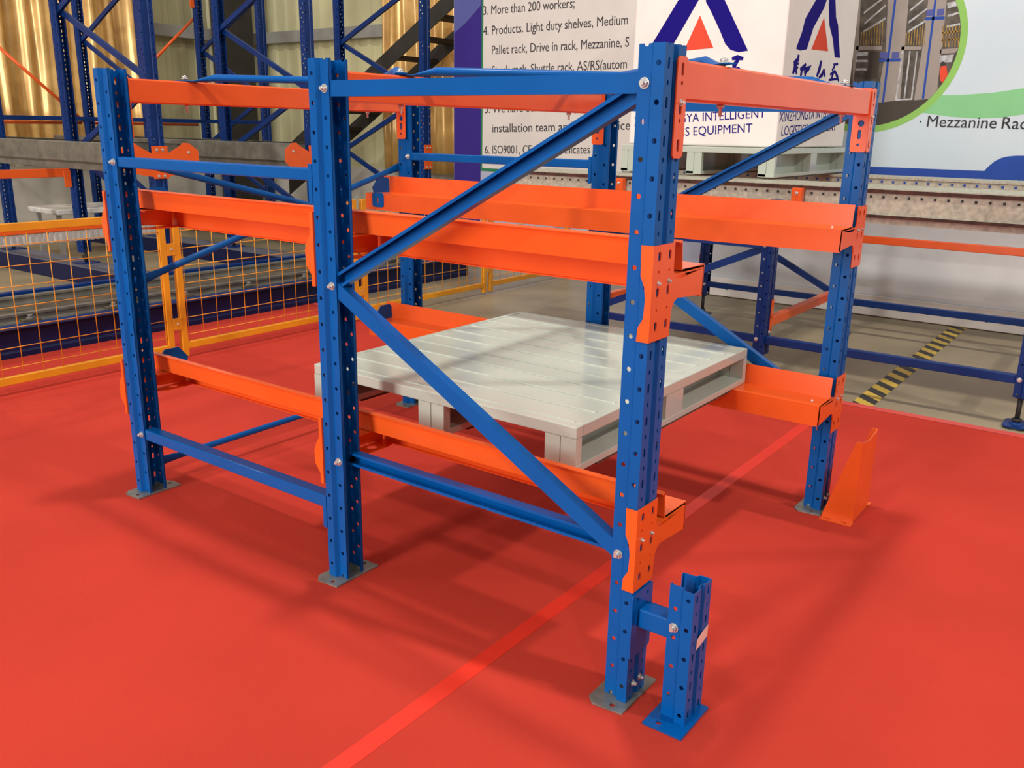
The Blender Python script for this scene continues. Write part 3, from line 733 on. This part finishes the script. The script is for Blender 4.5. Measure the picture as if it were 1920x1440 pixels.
# ------------------------------------------------------------------ pallet-flow rack at right
FR = empty('pallet_flow_rack', (3.8, 0.5, 0), 'low blue rack on screw feet carrying long galvanised rails at right', 'rack')
SM = post_mesh('short_upright', 0.145, 1.00, 0.757, mt='rackblue')
for x in (3.05, 4.60):
    for y, back in ((0.860, False), (1.985, True), (-0.452, False), (-1.58, False)):
        u = place(SM, 'short_upright', x, y, back, FR)
        yy = y + (0.033 if not back else -0.033)
        bm = nb(); tube(bm, (x + 0.046, yy, 0.0), (x + 0.046, yy, 0.16), 0.012, 10); tube(bm, (x + 0.046, yy, 0.016), (x + 0.046, yy, 0.034), 0.022, 8); tube(bm, (x + 0.046, yy, 0.135), (x + 0.046, yy, 0.147), 0.024, 6)
        obj('jack_screw', bm, 'black', u)
        bm = nb()
        plate(bm, rrect(x - 0.034, x + 0.126, yy - 0.055, yy + 0.055, 0.03), [circle(x - 0.015, yy, 0.007), circle(x + 0.108, yy, 0.007)], (0, 0, -0.0055 if x > 4 or y > 0 else 0.002), (1, 0, 0), (0, 1, 0), 0.006)
        tube(bm, (x + 0.046, yy, 0.0), (x + 0.046, yy, 0.018), 0.045, 12, 0.022)
        obj('jack_foot', bm, 'rackblue', u)
        bolt((x + 0.0115, y + (0.049 if not back else -0.049), 0.232), (-1, 0, 0), u); bolt((x + 0.0115, y + (0.049 if not back else -0.049), 0.757), (-1, 0, 0), u)
        if not back: bolt((x + 0.065, y, 0.27), (0, -1, 0), u)
    xi = x + 0.016
    obj('side_tie', brace(nb(), (xi, 0.90, 0.757), (xi, 1.94, 0.757), (1, 0, 0)), 'rackblue', FR)
    obj('side_tie', brace(nb(), (xi, 0.90, 0.232), (xi, 1.94, 0.232), (1, 0, 0)), 'rackblue', FR)
    a, b = ((0.905, 0.745), (1.93, 0.29)) if x < 4 else ((1.93, 0.745), (0.905, 0.24))
    obj('frame_brace', brace(nb(), (xi + 0.01, a[0], a[1]), (xi + 0.01, b[0], b[1]), (1, 0, 0)), 'rackblue', FR)
    for (ya, yb) in ((-0.386, 0.86), (-1.514, -0.452)):
        obj('low_tie', bbox(x + 0.018, x + 0.058, ya, yb, 0.208, 0.252, 0.004), 'rackblue', FR)
    if x > 4:
        for (ya, yb) in ((-0.386, 0.86), (-1.514, -0.452)): obj('upper_tie', bbox(x + 0.02, x + 0.06, ya, yb, 0.640, 0.690, 0.004), 'orange', FR)
# cross beams between the near and far posts
for y, back in ((0.860, False), (1.985, True), (-0.452, False)):
    ny = 1 if back else -1
    for z0, z1 in ((0.295, 0.350), (0.80, 0.86)):
        yc = y - ny * 0.022
        cb = obj('cross_beam', bbox(3.148, 4.598, yc - 0.020, yc + 0.020, z0, z1, 0.004), 'orange', FR)
        for xx in (3.112, 4.60):
            bm = nb(); plate(bm, rrect(-xx - 0.034, -xx, z0 - 0.03, z0 + 0.16, 0.006), [slot(-xx - 0.017, z0 + 0.13, 0.009, 0.022), slot(-xx - 0.017, z0 + 0.06, 0.009, 0.022), slot(-xx - 0.017, z0 - 0.01, 0.009, 0.022)], (0, y + ny * 0.001 if back else y - 0.004, 0), (-1, 0, 0), (0, 0, 1), 0.003)
            obj('beam_connector', bm, 'orange', cb)
# galvanised rails along Y
def flow_rail(x0, s, wtop, name):
    pts = [(wtop, 0.0), (0.0, 0.0), (0.0, -0.014), (0.008, -0.020), (0.008, -0.135), (0.0, -0.140), (0.0, -0.150), (0.035, -0.152), (0.035, -0.185)]
    zt = 1.080
    bm = nb(); prism(bm, ribbon([(a * s, b) for a, b in pts], 0.003 * s), (x0, -2.6, zt), (x0, 2.75, zt), (1, 0, 0), (0, 0, 1))
    return obj(name, bm, 'galv', FR)
r1 = flow_rail(3.25, 1, 0.43, 'flow_rail')
obj('rubbing_strip', bbox(3.2465, 3.2495, -2.6, 2.75, 1.056, 1.0745), 'rust', r1)
obj('rubbing_strip', bbox(3.2465, 3.2495, -2.6, 2.75, 0.929, 0.945), 'rust', r1)
bm = nb()
y = -2.5
while y < 2.7:
    box(bm, 3.2545, 3.2575, y - 0.006, y + 0.006, 1.030, 1.042); y += 0.0625
tag(obj('punched_holes', bm, 'black', r1), kind='stuff')
r2 = flow_rail(4.70, 1, 0.30, 'flow_rail')
bm = nb(); y = -2.5
while y < 2.7:
    box(bm, 4.7045, 4.7075, y - 0.007, y + 0.007, 1.040, 1.054); y += 0.0725
tag(obj('punched_holes', bm, 'printblue', r2), kind='stuff')
for y in (0.815, 1.925, -0.48):
    for xx in (3.205,):
        bk = obj('rail_bracket', bbox(xx, xx + 0.044, y - 0.028, y + 0.028, 0.862, 1.062, 0.003), 'orange', FR)
        bolt((xx, y, 1.035), (-1, 0, 0), bk, 0.8)

# ------------------------------------------------------------------ lettering helper
def lettering(text, pa, pb, cap, nrm, mt, parent, condense=True):
    """text from world point pa to pb (baseline ends), capital height cap, lying on a wall with outward normal nrm"""
    cu = bpy.data.curves.new('t', 'FONT'); cu.body = text; cu.size = 1.0; cu.extrude = 0.0004; cu.resolution_u = 3
    to = bpy.data.objects.new('t', cu); COL.objects.link(to); bpy.context.view_layer.update()
    me = bpy.data.meshes.new_from_object(to.evaluated_get(bpy.context.evaluated_depsgraph_get()))
    bpy.data.objects.remove(to); bpy.data.curves.remove(cu)
    xs = [v.co.x for v in me.vertices]
    capx = 0.694
    pa, pb = Vector(pa), Vector(pb); ux = (pb - pa); L = ux.length; ux.normalize(); nn = Vector(nrm); uy = nn.cross(ux).normalized()
    sx = L / (max(xs) - min(xs)); sy = cap / capx; x0 = min(xs)
    for v in me.vertices:
        v.co = pa + ux * ((v.co.x - x0) * sx) + uy * (v.co.y * sy) + nn * (v.co.z + 0.0008)
    me.materials.clear()
    return obj('lettering', me, mt, parent)

# ------------------------------------------------------------------ logo box on the second pallet
BX0, BX1, BY0, BY1, BZ0, BZ1 = 3.65, 4.965, 1.125, 2.12, 1.2625, 2.75
bm = bbox(BX0, BX1, BY0, BY1, BZ0, BZ1, 0.012, 3)
LB = obj('logo_box', bm, 'cloth'); tag(LB, 'tall white cloth-covered box with blue and red emblem on a pallet', 'box')
fF = lambda a, b, d: (BX0 - d - 0.0002, a, b)
fS = lambda a, b, d: (a, BY0 - d - 0.0002, b)
def pr(polys, f, mt, parent, name, off=0.0):
    for p in polys: o = obj(name, flatpoly(nb(), p, f, 0.0008, off), mt, parent)
    return o
pr([[(1.822, 2.121), (1.74, 2.26), (1.69, 2.30), (1.665, 2.22), (1.688, 2.112), (1.823, 1.891), (1.876, 1.815), (1.93, 1.800), (2.027, 1.816), (1.975, 1.893)]], fF, 'logoblue', LB, 'emblem_leg')
pr([[(1.639, 2.098), (1.66, 2.24), (1.60, 2.26), (1.52, 2.102), (1.347, 1.813), (1.405, 1.806), (1.457, 1.821), (1.494, 1.856), (1.535, 1.932), (1.605, 2.048)]], fF, 'logoblue', LB, 'emblem_leg')
pr([[(1.672, 2.025), (1.569, 1.836), (1.763, 1.827)]], fF, 'logored', LB, 'emblem_triangle')
pr([[(4.092, 2.128), (4.20, 2.30), (4.30, 2.26), (4.287, 2.15), (4.253, 2.1), (4.097, 1.97), (4.057, 1.905), (4.018, 1.841), (3.905, 1.825), (3.833, 1.831), (3.906, 1.93), (3.94, 2.007)]], fS, 'logoblue', LB, 'emblem_leg')
pr([[(4.333, 2.132), (4.33, 2.25), (4.42, 2.26), (4.453, 2.169), (4.503, 2.071), (4.562, 2.029), (4.609, 1.943), (4.679, 1.837), (4.566, 1.833), (4.484, 1.941), (4.39, 2.013)]], fS, 'logoblue', LB, 'emblem_leg')
pr([[(4.272, 2.048), (4.419, 1.859), (4.101, 1.847)]], fS, 'logored', LB, 'emblem_triangle')
CAL = [[(3.889, 1.801), (3.885, 1.774), (3.817, 1.751)], [(3.82, 1.74), (3.904, 1.753)], [(3.865, 1.766), (3.853, 1.731), (3.82, 1.688)], [(3.823, 1.714), (3.899, 1.73)], [(3.855, 1.724), (3.888, 1.691)], [(4.033, 1.758), (3.992, 1.736), (3.937, 1.721)], [(3.971, 1.727), (3.961, 1.684)], [(3.972, 1.723), (4.135, 1.745), (4.081, 1.722)], [(4.08, 1.726), (4.025, 1.707), (4.043, 1.688)], [(4.309, 1.795), (4.289, 1.742), (4.253, 1.696)], [(4.379, 1.747), (4.351, 1.713), (4.294, 1.69)], [(4.379, 1.747), (4.408, 1.704)], [(4.556, 1.787), (4.651, 1.797)], [(4.586, 1.781), (4.542, 1.749)], [(4.51, 1.722), (4.599, 1.748), (4.683, 1.715)], [(4.574, 1.738), (4.547, 1.699)], [(4.495, 1.688), (4.7, 1.707)], [(4.634, 1.729), (4.707, 1.691)]]
def strokes(lines, f, w, wx, mt, parent):
    bm = nb()
    for ln in lines:
        k = len(ln); L = []; Rr_ = []
        for i, p in enumerate(ln):
            a = Vector(ln[max(0, i - 1)]); b = Vector(ln[min(k - 1, i + 1)]); d = (b - a).normalized(); nn = Vector((-d.y * wx, d.x))
            ww = w * (0.6 if i in (0, k - 1) else 1.0)
            L.append((p[0] + nn.x * ww, p[1] + nn.y * ww)); Rr_.append((p[0] - nn.x * ww, p[1] - nn.y * ww))
        for i in range(k - 1):
            pass
        obj('brush_stroke', flatpoly(nb(), L + Rr_[::-1], f, 0.0007 + 0.00004 * (lines.index(ln) % 7)), mt, parent)
strokes(CAL, fS, 0.0125, 2.2, 'logoblue', LB)
strokes([[(1.444, 1.771), (1.41, 1.777), (1.372, 1.769)], [(1.401, 1.768), (1.424, 1.737), (1.43, 1.70)], [(1.66, 1.77), (1.668, 1.70)], [(1.72, 1.75), (1.70, 1.70), (1.74, 1.66)], [(1.55, 1.73), (1.52, 1.69), (1.56, 1.65)], [(1.47, 1.70), (1.40, 1.71), (1.35, 1.67)], [(1.80, 1.74), (1.84, 1.70), (1.80, 1.66)]], fF, 0.015, 1.0, 'logoblue', LB)
lettering('XINZHONGYA INTELLIGENT', (BX0, 2.085, 1.378), (BX0, 1.202, 1.436), 0.052, (-1, 0, 0), 'logoblue', LB)
lettering('LOGISTICS EQUIPMENT', (BX0, 2.02, 1.300), (BX0, 1.276, 1.350), 0.052, (-1, 0, 0), 'logoblue', LB)
lettering('XINZHONGYA INTELLIGENT', (3.675, BY0, 1.410), (4.852, BY0, 1.470), 0.058, (0, -1, 0), 'logoblue', LB)
lettering('LOGISTICS EQUIPMENT', (3.729, BY0, 1.332), (4.761, BY0, 1.372), 0.056, (0, -1, 0), 'logoblue', LB)

# ------------------------------------------------------------------ banners
fB = lambda a, b, d: (5.462 - d, a, b)
BT = obj('text_banner', bbox(5.462, 5.474, 2.35, 5.150, 0.03, 3.5), 'bannerlilac'); tag(BT, 'white text banner with purple edge and green frame line', 'banner')
pr([rect(2.45, 4.785, 0.965, 3.4)], fB, 'bannerwhite', BT, 'printed_panel')
pr([rect(4.803, 5.148, 0.04, 3.45)], fB, 'printpurple', BT, 'printed_edge')
pr([[(5.147, 2.237), (5.147, 3.4), (4.815, 3.4), (4.815, 2.469), (4.90, 2.40), (5.02, 2.31)]], fB, 'printperi', BT, 'printed_curve', 0.0009)
pr([rect(4.782, 4.802, 0.935, 3.4), rect(2.45, 4.782, 0.935, 0.962)], fB, 'printgreen', BT, 'printed_frame_line', 0.0009)
for tx, a, b in (('3. More than 200 workers;', (4.802, 2.383), (3.752, 2.388)), ('4. Products. Light duty shelves, Medium', (4.8, 2.202), (3.203, 2.224)), ('Pallet rack, Drive in rack, Mezzanine, S', (4.694, 2.026), (3.181, 2.043)), ('Stock rack, Shuttle rack, AS/RS(autom', (4.691, 1.842), (3.191, 1.866)), ('5. We have our own design te', (4.772, 1.488), (3.526, 1.521)), ('installation team and after service', (4.677, 1.308), (3.128, 1.356)), ('6. ISO9001, CE, TUV certificates', (4.768, 1.103), (3.53, 1.14))):
    lettering(tx, (5.4605, a[0] - 0.02, a[1]), (5.4605, b[0], b[1]), 0.080, (-1, 0, 0), 'printink', BT)
BP = obj('product_banner', bbox(5.462, 5.474, -3.3, 2.345, 0.03, 3.5), 'bannerblue'); tag(BP, 'pale blue product banner with green ring around a warehouse photo', 'banner')
CX, CZ, RO = 1.135, 1.985, 0.622
ring = circle(CX, CZ, RO, n=64); inn = circle(CX, CZ, RO - 0.046, n=64)
bm = nb(); plate(bm, [(-a, b) for a, b in ring], [[(-a, b) for a, b in inn]], (5.4619, 0, 0), (0, -1, 0), (0, 0, 1), 0.0012); obj('printed_ring', bm, 'printlime', BP)
pr([inn], fB, 'photobrown', BP, 'printed_photo')
def clipc(poly):
    """clip polygon to the printed photo circle (Sutherland-Hodgman against the inner ring)"""
    cc = circle(CX, CZ, RO - 0.047, n=48); out = poly
    for i in range(48):
        a, b = cc[i], cc[(i + 1) % 48]; inp = out; out = []
        ins = lambda p: (b[0] - a[0]) * (p[1] - a[1]) - (b[1] - a[1]) * (p[0] - a[0]) >= 0
        for k in range(len(inp)):
            p, q = inp[k - 1], inp[k]
            if ins(p) != ins(q):
                d1 = (b[0] - a[0]) * (p[1] - a[1]) - (b[1] - a[1]) * (p[0] - a[0]); d2 = (b[0] - a[0]) * (q[1] - a[1]) - (b[1] - a[1]) * (q[0] - a[0])
                t = d1 / (d1 - d2); out.append((p[0] + (q[0] - p[0]) * t, p[1] + (q[1] - p[1]) * t))
            if ins(q): out.append(q)
        if len(out) < 3: return None
    return out
def cp(polys, mt, name, off):
    P = [c for c in (clipc(p) for p in polys) if c]
    if P: pr(P, fB, mt, BP, name, off)
PH = {
    'photobeige': [[(1.113, 2.598), (0.943, 2.583), (0.933, 2.271), (0.902, 1.594), (1.03, 1.579), (1.068, 1.579), (1.046, 1.938), (1.076, 2.28)], [(0.827, 2.572), (0.672, 2.558), (0.68, 2.255), (0.658, 1.607), (0.806, 1.593), (0.798, 1.929), (0.802, 2.263)], [(1.26, 1.978), (1.077, 1.972), (1.077, 1.946), (1.26, 1.949)], [(0.939, 1.963), (0.802, 1.958), (0.803, 1.937), (0.94, 1.941)], [(0.676, 1.936), (0.559, 1.939), (0.579, 1.908), (0.678, 1.904)], [(1.352, 2.513), (1.283, 2.508), (1.242, 1.963), (1.253, 1.701)]],
    'printblue': [[(1.034, 2.488), (1.019, 2.486), (1.012, 1.579), (1.027, 1.579)], [(0.764, 2.466), (0.75, 2.464), (0.739, 1.604), (0.754, 1.604)], [(1.084, 1.884), (0.936, 1.883), (0.937, 1.862), (1.085, 1.862)], [(0.804, 2.152), (0.679, 2.152), (0.679, 2.131), (0.804, 2.131)]],
    'photolight': [[(1.222, 2.138), (1.087, 2.253), (1.085, 2.238), (1.22, 2.123)], [(1.226, 2.08), (1.076, 2.166), (1.074, 2.152), (1.224, 2.065)], [(1.235, 2.211), (1.092, 2.317), (1.09, 2.302), (1.233, 2.196)], [(0.915, 2.13), (0.802, 2.215), (0.8, 2.201), (0.913, 2.115)], [(0.913, 2.066), (0.798, 2.138), (0.796, 2.124), (0.911, 2.051)], [(0.918, 2.207), (0.81, 2.298), (0.808, 2.284), (0.916, 2.193)], [(0.662, 2.158), (0.577, 2.181), (0.575, 2.167), (0.66, 2.144)], [(0.659, 2.089), (0.563, 2.105), (0.561, 2.091), (0.657, 2.075)], [(1.254, 1.934), (1.17, 1.934), (1.171, 1.909), (1.251, 1.907)], [(1.252, 1.881), (1.167, 1.879), (1.165, 1.864), (1.25, 1.866)], [(1.248, 1.822), (1.163, 1.82), (1.161, 1.805), (1.246, 1.807)], [(0.935, 1.93), (0.924, 1.93), (0.925, 1.601), (0.936, 1.601)], [(0.884, 1.929), (0.873, 1.928), (0.869, 1.601), (0.88, 1.601)], [(0.833, 1.927), (0.826, 1.927), (0.819, 1.608), (0.83, 1.608)], [(0.936, 1.601), (0.819, 1.608), (0.818, 1.597), (0.934, 1.59)], [(0.673, 1.894), (0.584, 1.898), (0.591, 1.849), (0.673, 1.844)], [(0.677, 2.238), (0.584, 2.249), (0.58, 2.222), (0.668, 2.2)]],
    'photogold': [[(1.237, 2.073), (1.231, 2.073), (1.228, 1.984), (1.234, 1.985)], [(1.219, 2.081), (1.213, 2.081), (1.209, 1.984), (1.215, 1.984)], [(1.201, 2.09), (1.195, 2.089), (1.189, 1.983), (1.195, 1.983)], [(1.183, 2.098), (1.177, 2.097), (1.17, 1.982), (1.176, 1.982)], [(1.165, 2.106), (1.159, 2.106), (1.151, 1.982), (1.157, 1.982)], [(1.147, 2.114), (1.141, 2.114), (1.132, 1.981), (1.138, 1.981)], [(1.13, 2.122), (1.124, 2.122), (1.113, 1.98), (1.12, 1.98)], [(1.112, 2.131), (1.106, 2.13), (1.095, 1.979), (1.101, 1.98)], [(1.095, 2.139), (1.089, 2.138), (1.076, 1.979), (1.082, 1.979)], [(0.919, 2.052), (0.913, 2.051), (0.912, 1.973), (0.917, 1.973)], [(0.902, 2.06), (0.896, 2.06), (0.893, 1.972), (0.899, 1.972)], [(0.885, 2.068), (0.879, 2.068), (0.875, 1.971), (0.881, 1.972)], [(0.868, 2.076), (0.862, 2.076), (0.857, 1.971), (0.863, 1.971)], [(0.851, 2.084), (0.845, 2.084), (0.839, 1.97), (0.845, 1.97)], [(0.834, 2.092), (0.829, 2.092), (0.821, 1.969), (0.827, 1.97)], [(0.818, 2.1), (0.812, 2.1), (0.803, 1.969), (0.809, 1.969)], [(0.801, 2.108), (0.796, 2.108), (0.786, 1.968), (0.791, 1.968)], [(0.684, 2.09), (0.677, 2.093), (0.664, 1.95), (0.671, 1.95)], [(0.663, 2.089), (0.656, 2.092), (0.643, 1.949), (0.65, 1.949)], [(0.642, 2.088), (0.636, 2.091), (0.622, 1.948), (0.629, 1.948)], [(0.621, 2.087), (0.615, 2.09), (0.602, 1.947), (0.608, 1.948)], [(0.601, 2.086), (0.595, 2.089), (0.581, 1.947), (0.588, 1.947)], [(0.58, 2.085), (0.574, 2.088), (0.56, 1.946), (0.567, 1.946)], [(0.681, 2.048), (0.556, 2.056), (0.554, 2.046), (0.68, 2.038)], [(0.681, 1.999), (0.555, 2.005), (0.554, 1.994), (0.68, 1.989)]],
    'photodark': [[(1.268, 1.564), (1.068, 1.579), (0.651, 1.607), (0.536, 1.607), (0.617, 1.44), (0.818, 1.326), (1.237, 1.31)], [(1.162, 1.931), (1.09, 1.932), (1.075, 1.751), (1.15, 1.745)]],
    'logored': [[(0.656, 1.822), (0.64, 1.833), (0.622, 1.821), (0.606, 1.764), (0.612, 1.729), (0.625, 1.701), (0.65, 1.73), (0.661, 1.783)]],
    'hair': [[(0.66, 1.847), (0.647, 1.854), (0.631, 1.843), (0.629, 1.825), (0.656, 1.822)]],
    'printperi': [[(1.082, 1.928), (1.03, 1.926), (1.029, 1.886), (1.081, 1.888)], [(1.0, 1.925), (0.949, 1.927), (0.948, 1.887), (0.999, 1.885)], [(0.803, 2.201), (0.758, 2.202), (0.756, 2.16), (0.801, 2.159)], [(0.734, 2.2), (0.689, 2.201), (0.687, 2.16), (0.731, 2.158)]],
}
for k, (key, nm) in enumerate((('photodark', 'printed_dark'), ('photobeige', 'printed_column'), ('photolight', 'printed_shelf'), ('photogold', 'printed_railing'), ('printblue', 'printed_stripe'), ('printperi', 'printed_badge'), ('logored', 'printed_figure'), ('hair', 'printed_head'))):
    cp(PH[key], {'photodark': 'photofloor', 'hair': 'black'}.get(key, key), nm, 0.0009 + 0.0004 * k)
pr([[(0.640, 1.629), (0.504, 1.628), (0.304, 1.641), (0.114, 1.67), (-0.4, 1.78), (-1.4, 2.1), (-1.4, 1.85), (-0.4, 1.58), (0.088, 1.501), (0.214, 1.479), (0.379, 1.471), (0.55, 1.482), (0.735, 1.508)]], fB, 'printmint', BP, 'printed_swoosh', 0.0)
pr([rect(-3.3, 2.34, 1.060, 1.118)], fB, 'printblue', BP, 'printed_line')
pr([[(0.305, 1.06), (0.285, 1.105), (0.255, 1.148), (0.219, 1.187), (0.185, 1.208), (0.15, 1.220), (0.10, 1.227), (0.044, 1.229), (-0.5, 1.229), (-0.5, 1.06)]], fB, 'printblue', BP, 'printed_dome', 0.0009)
pr([rect(-3.3, 2.34, 0.70, 1.06)], fB, 'bannerlilac', BP, 'printed_band')
pr([rect(-3.3, 2.34, 0.16, 0.70)], fB, 'bannerlow', BP, 'printed_cloudscape')
obj('hem', bbox(5.440, 5.461, -3.3, 2.345, 0.0, 0.155, 0.006), 'cloth', BP)
for i in range(10):
    y = 2.1 - i * 0.40
    bm = nb(); tube(bm, (5.440, y, 0.07), (5.4375, y, 0.07), 0.013, 10); obj('eyelet', bm, 'black', BP)
obj('bullet', tube(nb(), (5.4618, 0.742, 1.446), (5.4608, 0.742, 1.446), 0.006, 12), 'printink', BP)
lettering('Mezzanine', (5.4605, 0.695, 1.412), (5.4605, 0.246, 1.406), 0.078, (-1, 0, 0), 'printink', BP)
lettering('Rack', (5.4605, 0.212, 1.405), (5.4605, 0.0, 1.402), 0.078, (-1, 0, 0), 'printink', BP)
